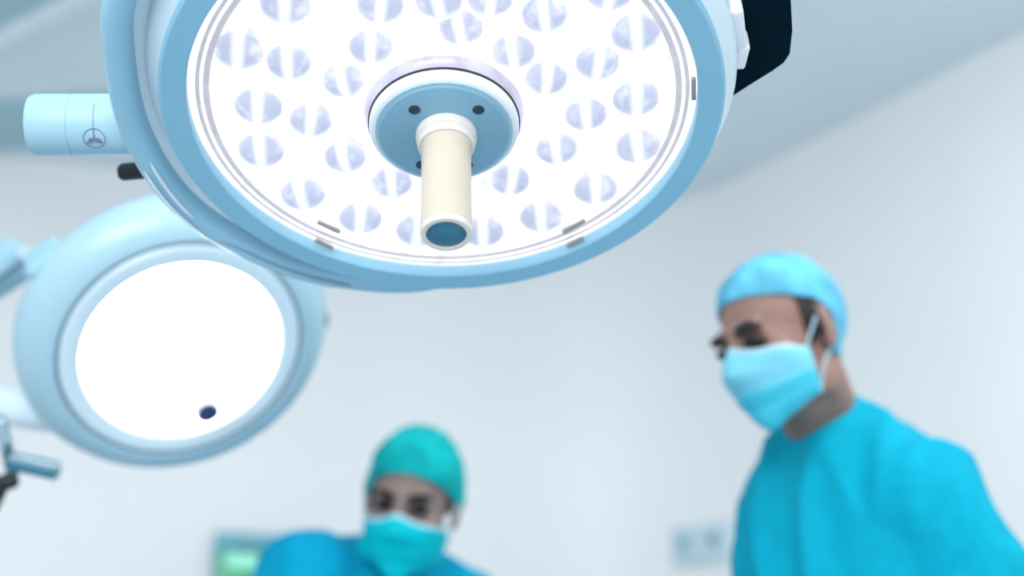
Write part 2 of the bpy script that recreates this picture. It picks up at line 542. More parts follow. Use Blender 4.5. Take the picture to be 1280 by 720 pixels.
# teal seal on bottom rim
tb = bmesh.new()
obj('rim_seal', lathe([(0.2620, -0.013), (0.2658, -0.012), (0.2660, -0.005), (0.2640, -0.004)], 40, closed=True, a0=R(-92), a1=R(-73)), M['tealseal'], L1, 'dark teal seal on the lower rim')
# reflector plate
ZB = -0.034
obj('reflector', lathe([(0.0, ZB), (0.220, ZB), (0.232, ZB + 0.006), (0.2388, -0.016), (0.2388, -0.030), (0.236, ZB - 0.006), (0, ZB - 0.006)], 128), M['lit'], L1, 'glowing white reflector plate')
# moulded rim rings of the clear cover
cr = bmesh.new()
for r0, r1, z in ((0.2195, 0.2235, -0.0118), (0.2285, 0.2305, -0.0118)):
    merge(cr, lathe([(r0 - 0.001, z), (r0, z + 0.001), (r1, z + 0.001), (r1 + 0.001, z)], 128, closed=True))
obj('cover_rim', cr, M['clear'], L1, 'frosted moulded lines round the clear cover')
obj('clear_cover', lathe([(0.064, -0.0105), (0.236, -0.0105), (0.236, -0.0080), (0.064, -0.0080)], 128, closed=True), M['glass'], L1)
# LED lenses
LP = [(356,12),(297,70),(360,85),(322,140),(388,157),(326,195),(430,108),(431,203),(378,250),(450,280),(490,235),(463,66),
      (475,14),(521,296),(613,4),(576,43),(681,25),(642,72),(796,48),(747,85),(683,105),(796,130),(733,150),(696,193),(798,190),
      (638,232),(745,243),(677,278),(604,297)]
pos = []
for x, y in LP:
    v = loc(F1i, x, y, -0.016)
    pos.append((v.x, v.y))
for (x, y) in list(pos):                       # the upper rows beyond the frame mirror the lower ones
    if y < -0.1 and all((x - a) ** 2 + (-y - b) ** 2 > 0.036 ** 2 for a, b in pos):
        pos.append((x, -y))
pos += [(0.0, 0.160), (0.07, 0.150), (-0.0, 0.122)]
pos = [p for i, p in enumerate(pos) if all((p[0] - q[0]) ** 2 + (p[1] - q[1]) ** 2 > 0.030 ** 2 for q in pos[:i])]
lb = lathe([(0, 0.0135), (0.005, 0.0132), (0.010, 0.0120), (0.0145, 0.0098), (0.0175, 0.0070), (0.0192, 0.0040), (0.0196, 0.0020),
            (0.0186, 0.0), (0.0150, -0.014), (0.0130, -0.017), (0, -0.017)], 40)
led0 = obj('led_lens', lb, M['lens'], L1, smooth=50)
for i, (x, y) in enumerate(pos):
    o = led0 if i == 0 else led0.copy()
    if i:
        COL.objects.link(o)
        o.parent = L1
    r_ = math.hypot(x, y)
    s = 1.17 if r_ > 0.165 else (1.06 if r_ > 0.11 else 1.03)
    o.location = (x, y, -0.0255)
    o.scale = (s, s, 1)
    o.rotation_euler = (0, 0, R(random.uniform(-12, 12)))
# faint little moulding stubs between lenses
# clips
for (xa, ya, xb, yb) in ((867, 97, 867, 124), (397, 277, 425, 290), (704, 290, 731, 275), (394, 300, 416, 310), (709, 307, 729, 297)):
    a = loc(F1i, xa, ya, -0.006); b = loc(F1i, xb, yb, -0.006)
    d = (b - a)
    obj('cover_clip', box(d.length, 0.0042, 0.004, 0.001, Matrix.Translation((a + b) / 2) @ Matrix.Rotation(math.atan2(d.y, d.x), 4, 'Z')), M['steel'], L1, 'small metal clip on the cover edge')
# hub
obj('hub_skirt', lathe([(0.0600, 0.0050), (0.0700, 0.0050), (0.0700, 0.0135), (0.0690, 0.0165), (0.0660, 0.0190), (0.0600, 0.0190)], 96, closed=True), M['white'], L1, 'white skirt ring round the hub')
obj('hub_seam', lathe([(0.0698, 0.0070), (0.0712, 0.0070), (0.0712, 0.0090), (0.0698, 0.0090)], 96, closed=True), M['black'], L1, 'thin dark seam round the hub')
obj('hub_groove', lathe([(0.0605, 0.0187), (0.0640, 0.0187), (0.0640, 0.0201), (0.0605, 0.0201)], 96, closed=True), M['tube'], L1, 'pale raised ring')
obj('hub_reflector', lathe([(0.0600, 0.0066), (0.0695, 0.0066), (0.0725, 0.0035), (0.0745, 0.0000), (0.0755, -0.0040), (0.0700, -0.0080)], 96), M['facets'], L1, 'lavender glassy ring round the hub')
obj('hub_base', lathe([(0.0600, -0.0078), (0.0730, -0.0078), (0.0735, -0.0200), (0.0760, -0.0335), (0.0600, -0.0335)], 96, closed=True), M['lit'], L1, 'glowing white base behind the hub')
hp = obj('hub_plate', lathe([(0, 0.0183), (0.0600, 0.0183), (0.0612, 0.0199), (0.0600, 0.0217), (0.0590, 0.0221), (0, 0.0221)], 96), M['hub'], L1, 'steel blue round plate')
for (x, y) in ((518, 137), (598, 137), (527, 206), (584, 206)):
    v = loc(F1i, x, y, 0.0221)
    bmx = lathe([(0, 0.0219), (0.0052, 0.0219), (0.0055, 0.0227), (0.0040, 0.0233), (0, 0.0229)], 24, c=(v.x, v.y, 0))
    obj('screw', bmx, M['screw'], hp, 'dark recessed screw')
hx, hy = 0.0, 0.0
def hz(py): # handle depth for a pixel row on the axis
    lo, hi = 0.0, 0.3
    for _ in range(40):
        mid = (lo + hi) / 2
        w_ = F1 @ Vector((0.002, 0, mid)); d = w_ - CAM
        yy = 360 - FPX * d.dot(UP) / d.dot(FW)
        if yy < py: lo = mid
        else: hi = mid
    return lo
ht = hz(293)
hd = obj('handle', lathe([(0, 0.0215), (0.0245, 0.0215), (0.0232, 0.040), (0.0228, 0.060), (0.0228, ht - 0.03), (0.0232, ht - 0.010), (0.0232, ht - 0.003), (0.0225, ht), (0.0182, ht + 0.0002), (0.0178, ht - 0.0025), (0, ht - 0.0025)], 72, c=(0.002, 0, 0)), M['cream'], L1, 'cream sterile centre handle')
obj('handle_collar', lathe([(0.022, 0.0219), (0.0285, 0.0219), (0.0285, 0.0285), (0.0278, 0.0305), (0.0266, 0.031), (0.0266, 0.037), (0.0255, 0.039), (0.0225, 0.039)], 72, c=(0.002, 0, 0), closed=True), M['collar'], hd, 'ivory stepped collar')
obj('handle_rim', lathe([(0.0178, ht - 0.002), (0.0180, ht + 0.0008), (0.0222, ht + 0.0008), (0.0234, ht - 0.001), (0.0234, ht - 0.004), (0.0222, ht - 0.002)], 72, c=(0.002, 0, 0), closed=True), M['collar'], hd)
obj('handle_button', lathe([(0, ht - 0.004), (0.0176, ht - 0.004), (0.0176, ht - 0.0010), (0.0166, ht - 0.0004), (0, ht - 0.0002)], 56, c=(0.002, 0, 0)), M['tip'], hd, 'petrol blue end cap')
# suspension above the frame
def in_l1(w_): return F1i @ w_
bk = F1 @ Vector((hc[0], hc[1] + 0.006, -0.138))
obj('suspension_arm', tube([in_l1(bk), in_l1(bk + Vector((0, 0, 0.05))), in_l1(Vector((bk.x, bk.y, HC - 0.10)))], [0.03, 0.03, 0.03], 32), M['tube'], L1)
obj('ceiling_mount', xf(lathe([(0, 0), (0.12, 0), (0.12, -0.05), (0.10, -0.10), (0.0, -0.11)], 64), F1i @ Matrix.Translation((bk.x, bk.y, HC))), M['shell'], L1)

# ------------------------------------------------------------------ second surgical lamp
F2 = frame(229, 441, 2.0, R(33.5), math.atan2(31, 75))
F2i = F2.inverted()
L2 = empty('surgical_lamp', F2)
top(L2, 'smaller blurred round surgical lamp behind, glowing plain white with a dark handle tip', 'surgical lamp')
k2 = 125.7 / 1778 * 2.0
ho = 1.0
obj('lamp_housing', lathe([(k2 * 1.215, -0.006), (k2 * 1.235, -0.001), (k2 * 1.28, -0.001), (k2 * 1.40, -0.010), (k2 * 1.50, -0.024), (k2 * 1.565, -0.042),
    (k2 * 1.57, -0.056), (k2 * 1.52, -0.072), (k2 * 1.38, -0.090), (k2 * 1.0, -0.108), (0, -0.120), (0, -0.08), (k2 * 1.2, -0.05)], 128), M['housing2'], L2, 'pale blue rounded housing')
obj('seal_groove', lathe([(k2 * 1.185, -0.012), (k2 * 1.185, -0.003), (k2 * 1.222, -0.003), (k2 * 1.222, -0.012)], 128, closed=True), M['groove'], L2, 'dark thin groove ring')
obj('window_bezel', lathe([(k2 * 0.99, -0.012), (k2 * 1.0, -0.001), (k2 * 1.02, 0.001), (k2 * 1.17, 0.000), (k2 * 1.19, -0.003), (k2 * 1.18, -0.012)], 128, closed=True), M['shell'], L2, 'lighter inner bezel')
obj('diffuser', lathe([(0, -0.001), (k2 * 0.99, -0.003), (k2 * 0.995, -0.010), (0, -0.012)], 96), M['lit2'], L2, 'glowing white window')
hl = 0.0
for _ in range(60):
    w_ = F2 @ Vector((0, 0, hl)); d = w_ - CAM
    if 360 - FPX * d.dot(UP) / d.dot(FW) > 515: break
    hl += 0.004
h2 = obj('handle', lathe([(0, 0), (0.020, 0), (0.016, 0.012), (0.0150, hl - 0.01), (0.0155, hl - 0.002), (0.0135, hl), (0, hl - 0.001)], 48), M['white'], L2, 'white centre handle')
obj('handle_button', lathe([(0, hl - 0.002), (0.0130, hl - 0.002), (0.0130, hl + 0.0015), (0.0110, hl + 0.003), (0, hl + 0.003)], 40), M['navy'], h2, 'dark navy handle tip')
# rim marks
for (x, y, lx, ly) in ((413, 398, 0.006, 0.022), (214, 585, 0.050, 0.008)):
    v = loc(F2i, x, y, -0.050)
    v = Vector((v.x, v.y, 0)).normalized() * (k2 * 1.565)
    a = math.atan2(v.y, v.x)
    obj('rim_catch', box(0.008, max(lx, ly), 0.014, 0.002, Matrix.Translation((v.x, v.y, -0.050)) @ Matrix.Rotation(a, 4, 'Z')), M['bar'], L2, 'dark teal catch on the rim')
# hinge and yoke at left
hv = loc(F2i, 62, 330, -0.07)
obj('hinge_block', box(0.055, 0.045, 0.05, 0.010, Matrix.Translation(hv) @ Matrix.Rotation(R(30), 4, 'Z')), M['hoop'], L2)
def W2(px, py, d): return F2i @ P(px, py, d)
mast = P(-190, 430, 2.16)
obj('yoke_arm', tube(bez(W2(24, 322, 2.10), W2(-60, 385, 2.14), F2i @ mast, 14), [0.034] * 15, 28), M['tube'], L2, 'white arm running off to the left')
obj('yoke_arm', tube(bez(W2(95, 515, 2.06), W2(-30, 520, 2.10), F2i @ mast, 14), [0.030, 0.030, 0.030] + [0.028] * 12, 28), M['shell'], L2)
sgb = tube(bez(W2(32, 322, 2.062), W2(-20, 362, 2.075), W2(-60, 392, 2.10), 8), 0.004, 10)
obj('arm_seam', sgb, M['groove'], L2, 'dark seam strip along the arm')
obj('hinge_pin', tube([W2(30, 318, 2.11), hv], 0.014, 20), M['shell'], L2)
obj('mast', tube([F2i @ (mast - Vector((0, 0, 0.06))), F2i @ Vector((mast.x, mast.y, HC - 0.05))], 0.035, 32), M['tube'], L2)
obj('ceiling_mount', xf(lathe([(0, 0), (0.12, 0), (0.12, -0.05), (0.10, -0.10), (0.0, -0.11)], 64), F2i @ Matrix.Translation((mast.x, mast.y, HC))), M['shell'], L2)
# grip bar at lower left
ga, gb_ = W2(12, 576, 1.98), W2(73, 590, 1.98)
gd = (gb_ - ga)
gm = axis_mat(ga, gd)
gbar = obj('grip_bar', xf(lathe([(0, 0), (0.0125, 0), (0.0125, gd.length - 0.004), (0.011, gd.length), (0, gd.length)], 32), gm), M['bar'], L2, 'petrol blue grip bar')
obj('bar_sleeve', xf(box(0.007, 0.012, gd.length * 0.98, 0.002, Matrix.Translation((0, 0, gd.length / 2))), axis_mat(W2(14, 569, 1.972), W2(75, 582, 1.972) - W2(14, 569, 1.972))), M['chrome'], gbar, 'bright metal strip on the bar')
obj('bar_bracket', box(0.018, 0.10, 0.018, 0.004, Matrix.Translation(W2(8, 558, 1.99))), M['chrome'], L2, 'bright metal bracket')
obj('clamp_knob', xf(lathe([(0, -0.016), (0.009, -0.016), (0.012, -0.012), (0.012, 0.012), (0.009, 0.016), (0, 0.016)], 32), axis_mat(W2(7, 603, 1.98), Vector((1, 0.3, 0.2)))), M['black'], L2, 'black clamp knob')
obj('clamp_stem', tube(bez(W2(5, 603, 1.98), W2(-2, 618, 1.98), W2(-12, 640, 1.98), 6), 0.009, 16), M['black'], L2)

# ------------------------------------------------------------------ wall things
def wall_frame(px, py, side):
    p0, d = (q2, d_r) if side == 'r' else (q3, d_l)
    d = d if side == 'l' else -d            # d points right in the photo
    n = Vector((d.y, -d.x, 0))
    if n.dot(CAM - p0) < 0: n = -n
    pt = at_plane(px, py, p0, n)
    z = Vector((0, 0, 1))
    m = Matrix((d, n.cross(d) if n.cross(d).z > 0 else -n.cross(d), n)).transposed().to_4x4()
    m.translation = pt
    return m
FM = wall_frame(268, 668, 'l')      # upper left corner of the monitor
FMi = FM.inverted()
s = (FM.translation - CAM).dot(FW) / FPX
mw, mh = 118 * s, 95 * s
mon = empty('wall_monitor', FM @ Matrix.Translation((mw / 2, -mh / 2, 0)))
top(mon, 'green lit medical monitor on the wall behind the person in a teal cap', 'monitor')
obj('bezel', box(mw, mh, 0.05, 0.006, Matrix.Translation((0, 0, 0.026))), M['mon'], mon, 'blue-grey monitor case')
yt = mh / 2
obj('screen', box(mw - 0.012, mh - 24 * s, 0.006, 0.001, Matrix.Translation((0, -10 * s, 0.053))), M['screen'], mon, 'dark green screen')
obj('screen_strip', box(mw * 0.62, 6 * s, 0.004, 0.001, Matrix.Translation((0, yt - 22 * s, 0.056))), M['deep'], mon, 'dark strip on top of the screen')
obj('readout', box(47 * s, 17 * s, 0.004, 0.0, Matrix.Translation((-23 * s, yt - 35 * s, 0.057))), M['mint'], mon, 'bright mint green readout')
bmr = prism([(math.copysign(abs(math.cos(a)) ** 0.6, math.cos(a)) * 23.5 * s - 23 * s, math.copysign(abs(math.sin(a)) ** 0.8, math.sin(a)) * 9 * s + yt - 35 * s) for a in [2 * math.pi * k / 32 for k in range(32)]], 0.0555, 0.060)
bpy.data.objects.remove([c for c in mon.children if c.name.startswith('readout')][0])
obj('readout', bmr, M['mint'], mon, 'bright mint green readout')
obj('screen_field', box(34 * s, 30 * s, 0.004, 0.001, Matrix.Translation((-34 * s, yt - 62 * s, 0.056))), M['screen_green'], mon, 'green field of the screen')
wb = bmesh.new(); wb.from_mesh(w.data); wt = BVHTree.FromBMesh(wb)
hp0, hn0, _, _ = wt.ray_cast(CAM, ray(876, 681).normalized()); wb.free()
if hn0.dot(CAM - hp0) < 0: hn0 = -hn0
hn0.z = 0; hn0.normalize()
FS = Matrix((Vector((0, 0, 1)).cross(hn0), Vector((0, 0, 1)), hn0)).transposed().to_4x4(); FS.translation = hp0
s = (FS.translation - CAM).dot(FW) / FPX
sk = empty('wall_socket_panel', FS)
top(sk, 'grey wall socket panel with two outlets beside the standing person in a blue cap', 'socket panel')
kx = 1.25
obj('panel', box(66 * s * kx, 46 * s, 0.035, 0.005, Matrix.Translation((4 * s, 0, 0.0025))), M['panel'], sk)
for i, xx in enumerate((-17, 18)):
    so_ = obj('socket', lathe([(0, 0.018), (8.5 * s, 0.018), (9 * s, 0.021), (7.5 * s, 0.024), (6 * s, 0.021), (0, 0.0205)], 32, c=(xx * s * kx, 2 * s, 0)), M['socket'], sk)
    if i:
        obj('socket_hole', lathe([(0, 0.020), (3.2 * s, 0.020), (3.2 * s, 0.0225), (0, 0.0225)], 20, c=(xx * s * kx, 2 * s, 0)), M['black'], so_, 'dark socket hole')

# ------------------------------------------------------------------ people
def ell(bm, c, r, rot=(0, 0, 0), m=Matrix()):
    T = m @ Matrix.Translation(c) @ Euler([R(a) for a in rot]).to_matrix().to_4x4() @ Matrix.Diagonal((*r, 1))
    bmesh.ops.create_uvsphere(bm, u_segments=24, v_segments=16, radius=1, matrix=T)

def cap(bm, a, ra, b, rb, m=Matrix(), n=18, sq=1.0):
    a, b = Vector(a), Vector(b)
    L_ = (b - a).length
    T = m @ axis_mat(a, b - a)
    prof = [(ra * math.cos(t), ra * math.sin(t)) for t in [-math.pi / 2 + math.pi / 2 * k / 6 for k in range(7)]]
    prof += [(rb * math.cos(t), L_ + rb * math.sin(t)) for t in [math.pi / 2 * k / 6 for k in range(7)]]
    o = lathe(prof, n)
    merge(bm, xf(o, T))

def remesh(bm, voxel, smooth=4, fac=0.5):
    me = bpy.data.meshes.new('tmp'); bmesh.ops.recalc_face_normals(bm, faces=bm.faces)
    bm.to_mesh(me); bm.free()
    o = bpy.data.objects.new('tmp', me); COL.objects.link(o)
    md = o.modifiers.new('r', 'REMESH'); md.mode = 'VOXEL'; md.voxel_size = voxel
    sm = o.modifiers.new('s', 'SMOOTH'); sm.iterations = smooth; sm.factor = fac
    dg = bpy.context.evaluated_depsgraph_get()
    dg.update()
    me2 = bpy.data.meshes.new_from_object(o.evaluated_get(dg))
    bpy.data.objects.remove(o); bpy.data.meshes.remove(me)
    out = bmesh.new(); out.from_mesh(me2); bpy.data.meshes.remove(me2)
    return out

def head_prims(bm, m, fem=False):
    w_ = 0.94 if fem else 1.0
    ell(bm, (0, 0.012, 0.040), (0.078 * w_, 0.096, 0.088), m=m)
    ell(bm, (0, -0.022, -0.012), (0.067 * w_, 0.074, 0.092), m=m)
    ell(bm, (0, -0.036, -0.072), (0.052 * w_, 0.050, 0.040), m=m)
    ell(bm, (0, -0.076, -0.098), (0.022, 0.018, 0.018), m=m)
    cap(bm, (-0.034, -0.083, 0.032), 0.013, (0.034, -0.083, 0.032), 0.013, m)
    cap(bm, (0, -0.094, 0.022), 0.008, (0, -0.119, -0.026), 0.0125, m)
    for s_ in (-1, 1):
        ell(bm, (s_ * 0.011, -0.108, -0.030), (0.009, 0.011, 0.008), m=m)
        ell(bm, (s_ * 0.045 * w_, -0.062, -0.020), (0.024, 0.026, 0.022), m=m)
        ell(bm, (s_ * 0.052 * w_, -0.010, -0.065), (0.018, 0.035, 0.030), (20, 0, 0), m=m)
        ell(bm, (s_ * 0.083 * w_, 0.012, 0.000), (0.008, 0.019, 0.033), (-12, 0, s_ * 18), m=m)
        ell(bm, (s_ * 0.081 * w_, 0.006, -0.026), (0.007, 0.010, 0.013), m=m)
    cap(bm, (-0.018, -0.092, -0.058), 0.008, (0.018, -0.092, -0.058), 0.008, m)
    cap(bm, (-0.014, -0.091, -0.070), 0.008, (0.014, -0.091, -0.070), 0.008, m)

def hand(bm, wrist, direction, palm_n, sc=1.0, side_=1):
    """palm plus five curled fingers, each its own bent chain"""
    d = direction.normalized(); n = (palm_n - d * palm_n.dot(d)).normalized(); x = d.cross(n) * side_
    for k in range(5):
        u = -0.034 + 0.017 * k
        cap(bm, wrist + x * u * 0.7 * sc, 0.016 * sc, wrist + (d * 0.085 + x * u * 0.85) * sc, 0.011 * sc)
    for u, ln in ((-0.030, 0.062), (-0.010, 0.075), (0.010, 0.080), (0.030, 0.070)):
        b0 = wrist + (d * 0.088 + x * u) * sc
        b1 = b0 + (d * 0.90 + n * 0.35).normalized() * ln * 0.45 * sc
        b2 = b1 + (d * 0.65 + n * 0.75).normalized() * ln * 0.32 * sc
        b3 = b2 + (d * 0.30 + n * 0.95).normalized() * ln * 0.25 * sc
        cap(bm, b0, 0.0090 * sc, b1, 0.0085 * sc); cap(bm, b1, 0.0085 * sc, b2, 0.0080 * sc); cap(bm, b2, 0.0080 * sc, b3, 0.0070 * sc)
    t0 = wrist + (d * 0.025 + x * 0.030) * sc
    t1 = t0 + (d * 0.65 + x * 0.70 + n * 0.25).normalized() * 0.040 * sc
    t2 = t1 + (d * 0.90 + x * 0.20 + n * 0.40).normalized() * 0.030 * sc
    cap(bm, t0, 0.014 * sc, t1, 0.0105 * sc); cap(bm, t1, 0.0105 * sc, t2, 0.0090 * sc)

def sph(phi, el):
    """azimuth from the face (+ to the person's left, local +x), elevation"""
    return Vector((math.sin(phi) * math.cos(el), -math.cos(phi) * math.cos(el), math.sin(el)))

def person(cfg):
    H = cfg['head']                      # head matrix in world
    feet = cfg['feet']
    T = Matrix.Translation(-feet)
    sk_ = M[cfg['skin']]
    hm = T @ H
    J = {k: v - feet for k, v in cfg['J'].items()}
    f = cfg['face']                      # torso facing
    lf = Vector((-f.y, f.x, 0))          # the person's left
    sc = cfg.get('sc', 1.0)
    bm = bmesh.new()
    head_prims(bm, hm, cfg.get('fem', False))
    nb = J['neck']
    hb = hm @ Vector((0, 0.022, -0.055))
    cap(bm, hb, 0.054 * sc, nb, 0.060 * sc)
    cap(bm, hm @ Vector((0, -0.005, -0.075)), 0.040 * sc, nb + f * 0.02, 0.050 * sc)
    # torso
    ch, wa, pe = J['chest'], J['waist'], J['pelvis']
    yaw = math.degrees(math.atan2(lf.y, lf.x))
    ell(bm, ch, (0.165 * sc, 0.115 * sc, 0.20), (0, 0, yaw))
    ell(bm, wa, (0.145 * sc, 0.105 * sc, 0.18), (0, 0, yaw))
    ell(bm, pe, (0.165 * sc, 0.115 * sc, 0.13), (0, 0, yaw))
    for s_, k in ((1, 'l'), (-1, 'r')):
        sh, el, wr = J['sh_' + k], J['el_' + k], J['wr_' + k]
        cap(bm, nb - Vector((0, 0, 0.02)), 0.050, sh, 0.052 * sc)
        cap(bm, sh, 0.052 * sc, el, 0.040 * sc); cap(bm, el, 0.040 * sc, wr, 0.026 * sc)
        hand(bm, wr, (wr - el), -lf * s_ * 0.6 + Vector((0, 0, -0.4)), sc, s_)
        hp_ = pe + lf * s_ * 0.09; kn = hp_ * 0.5 + (lf * s_ * 0.10) * 0.5 + f * 0.02; kn.z = 0.50; an = lf * s_ * 0.11; an.z = 0.09
        cap(bm, hp_, 0.085 * sc, kn, 0.055 * sc); cap(bm, kn, 0.055 * sc, an, 0.038 * sc)
        ft = an + f * 0.15; ft.z = 0.04
        cap(bm, an - Vector((0, 0, 0.04)), 0.040, ft, 0.032)
    b = remesh(bm, 0.0055, 3)
    hi = hm.inverted()
    for v in b.verts:                    # eye sockets
        q = hi @ v.co
        if abs(q.x) < 0.07 and -0.13 < q.y < -0.03 and -0.04 < q.z < 0.05:
            dq = min((q - Vector((s_ * 0.032, -0.090, 0.008))).length for s_ in (-1, 1))
            q.y += 0.011 * math.exp(-(dq / 0.017) ** 2)
            v.co = hm @ q
    b.verts.ensure_lookup_table()
    bvh = BVHTree.FromBMesh(b)
    body = obj('person', b, sk_, None, smooth=180)
    body.location = feet
    top(body, cfg['label'], 'person')
    def cast(c, d):
        o = hm @ (c + d * 0.5); dd = (hm.to_3x3() @ (-d)).normalized()
        h = bvh.ray_cast(o, dd)
        return 0.5 - (h[0] - o).length if h[0] else 0.1
    # cap
    cc = Vector((0, 0.012, 0.022))
    NP, NT = 72, 22
    rad_ = [[0] * NP for _ in range(NT + 1)]
    dirs = [[None] * NP for _ in range(NT + 1)]
    for j in range(NP):
        phi = 2 * math.pi * j / NP
        bd = R(cfg['cap_edge'](math.degrees(phi)))
        for i in range(NT + 1):
            el = bd + (math.pi / 2 - bd) * (i / NT)
            d = sph(phi, el); dirs[i][j] = d
            rad_[i][j] = min(cast(cc, d), 0.112)
    for _ in range(4):
        nr_ = [[max(rad_[i][j], (rad_[i][j - 1] + rad_[i][(j + 1) % NP] + rad_[max(i - 1, 0)][j] + rad_[min(i + 1, NT)][j]) / 4) for j in range(NP)] for i in range(NT + 1)]
        rad_ = nr_
    bmc = bmesh.new(); rows = []; inn = []
    for i in range(NT + 1):
        t = i / NT
        row = []; ri = []
        for j in range(NP):
            d = dirs[i][j]
            puff = cfg['puff'] * min(1, t * 5) * (0.75 + 0.5 * max(0, d.y + 0.3))
            wr_ = 0.0035 * noise.noise(Vector((d.x * 5, d.y * 5, d.z * 2.5)) * 1.7 + Vector((cfg['seed'], 0, 0))) + 0.0015 * math.sin(j * 2.1 + 3 * t) * (1 - t) * min(1, t * 4)
            rr = rad_[i][j] + 0.004 + puff + wr_ * min(1, t * 5)
            row.append(bmc.verts.new(hm @ (cc + d * rr)))
            ri.append(bmc.verts.new(hm @ (cc + d * (rr - 0.003))))
        rows.append(row); inn.append(ri)
    for S_ in (rows, inn):
        for i in range(NT):
            for j in range(NP):
                bmc.faces.new((S_[i][j], S_[i][(j + 1) % NP], S_[i + 1][(j + 1) % NP], S_[i + 1][j]))
    for j in range(NP):
        bmc.faces.new((rows[0][j], inn[0][j], inn[0][(j + 1) % NP], rows[0][(j + 1) % NP]))
    bmesh.ops.remove_doubles(bmc, verts=bmc.verts, dist=1e-5)
    obj('surgical_cap', bmc, M[cfg['capm']], body, cfg['cap_label'], smooth=180)
    # mask
    mc = Vector((0, -0.012, -0.035))
    NA, NE = 40, 30
    g = [[0] * (NA + 1) for _ in range(NE + 1)]; dg_ = [[None] * (NA + 1) for _ in range(NE + 1)]
    for j in range(NA + 1):
        u = 2 * j / NA - 1
        phi = R(74) * u
        tp_ = R(27 - cfg.get('mask_drop', 0) - 11 * u * u - 6 * (1 - math.exp(-(u / 0.22) ** 2))); bt = R(-51 + 11 * u * u)
        for i in range(NE + 1):
            el = bt + (tp_ - bt) * i / NE
            d = sph(phi, el); dg_[i][j] = d
            e_ = 1 / math.sqrt((d.x / 0.070) ** 2 + (d.y / 0.096) ** 2 + (d.z / 0.088) ** 2)
            g[i][j] = min(max(cast(mc, d), e_), e_ * 1.22)
    for _ in range(30):
        g = [[max(g[i][j], (g[i][max(j - 1, 0)] + g[i][min(j + 1, NA)] + g[max(i - 1, 0)][j] + g[min(i + 1, NE)][j]) / 4) if 0 < i < NE else g[i][j] for j in range(NA + 1)] for i in range(NE + 1)]
    for _ in range(3):
        g = [[(g[i][j] * 2 + g[i][max(j - 1, 0)] + g[i][min(j + 1, NA)]) / 4 for j in range(NA + 1)] for i in range(NE + 1)]
    bmk = bmesh.new(); A_, B_ = [], []
    for i in range(NE + 1):
        t = i / NE
        ra_, rb_ = [], []
        for j in range(NA + 1):
            u = 2 * j / NA - 1
            pleat = 0.0030 * ((t * 4.0) % 1.0) * (1 - u * u) if 0.12 < t < 0.85 else 0
            rr = g[i][j] + 0.0045 + pleat
            ra_.append(bmk.verts.new(hm @ (mc + dg_[i][j] * rr)))
            rb_.append(bmk.verts.new(hm @ (mc + dg_[i][j] * (rr - 0.002))))
        A_.append(ra_); B_.append(rb_)
    for i in range(NE):
        for j in range(NA):
            fa = bmk.faces.new((A_[i][j], A_[i][j + 1], A_[i + 1][j + 1], A_[i + 1][j]))
            fb = bmk.faces.new((B_[i][j], B_[i + 1][j], B_[i + 1][j + 1], B_[i][j + 1]))
            mi = 2 if i >= NE - 2 else (1 if i < NE * 0.48 else 0)
            fa.material_index = mi; fb.material_index = mi
    for j in range(NA):
        bmk.faces.new((A_[0][j], B_[0][j], B_[0][j + 1], A_[0][j + 1]))
        bmk.faces.new((A_[NE][j + 1], B_[NE][j + 1], B_[NE][j], A_[NE][j]))
    for i in range(NE):
        bmk.faces.new((A_[i + 1][0], B_[i + 1][0], B_[i][0], A_[i][0]))
        bmk.faces.new((A_[i][NA], B_[i][NA], B_[i + 1][NA], A_[i + 1][NA]))
    corners = [(A_[i][j].co.copy()) for i, j in ((NE, 0), (0, 0), (NE, NA), (0, NA))]
    mk = obj('face_mask', bmk, [M[x] for x in cfg['maskm']], body, cfg['mask_label'], smooth=180)
    # straps to the back of the head
    for k, c0 in enumerate(corners):
        s_ = -1 if k < 2 else 1
        upper = k % 2 == 0
        endp = hm @ (Vector((s_ * 0.080, 0.040, 0.045)) if upper else Vector((s_ * 0.078, 0.012, -0.030)))
        midp = hm @ (Vector((s_ * 0.086, -0.004, 0.020)) if upper else Vector((s_ * 0.078, -0.018, -0.045)))
        obj('mask_strap', tube(bez(c0, midp, endp, 8), 0.0020, 8), M['strap'], mk)
    # face details
    for s_ in (-1, 1):
        e = bmesh.new()
        ell(e, (s_ * 0.032, -0.080, 0.008), (0.0145, 0.011, 0.0095), m=hm)
        obj('eye', e, M['eye'], body, smooth=180)
        eb_ = tube([hm @ Vector((s_ * x_, y_, z_)) for x_, y_, z_ in ((0.012, -0.097, 0.027), (0.025, -0.098, 0.032), (0.040, -0.091, 0.033), (0.052, -0.080, 0.026))], [0.0035, cfg['brow'], cfg['brow'], 0.002], 10)
        obj('eyebrow', eb_, M['hair'], body)
        lsh = tube([hm @ Vector((s_ * x_, y_, z_)) for x_, y_, z_ in ((0.018, -0.090, 0.006), (0.026, -0.0945, 0.013), (0.038, -0.092, 0.013), (0.048, -0.083, 0.006))], [0.001, cfg['lash'], cfg['lash'], 0.001], 8)
        obj('eyelash', lsh, M['hair'], body)
    # sideburns and temple hair under the cap
    for s_ in (-1, 1):
        hb_ = bmesh.new()
        rr_ = []
        for i in range(13):
            t = i / 12
            row = []
            for j in range(7):
                phi = R(s_ * (66 + 20 * j / 6 * (1 - 0.4 * t)))
                el = R(cfg['burn'][0] + (cfg['burn'][1] - cfg['burn'][0]) * t)
                d = sph(phi, el)
                row.append((d, cast(cc, d)))
            rr_.append(row)
        o_ = [[hb_.verts.new(hm @ (cc + d * (min(r__, 0.095) + 0.0025))) for d, r__ in row] for row in rr_]
        i_ = [[hb_.verts.new(hm @ (cc + d * (min(r__, 0.095) - 0.002))) for d, r__ in row] for row in rr_]
        for G in (o_, i_):
            for a_, b2_ in zip(G, G[1:]):
                for k in range(6):
                    hb_.faces.new((a_[k], a_[k + 1], b2_[k + 1], b2_[k]))
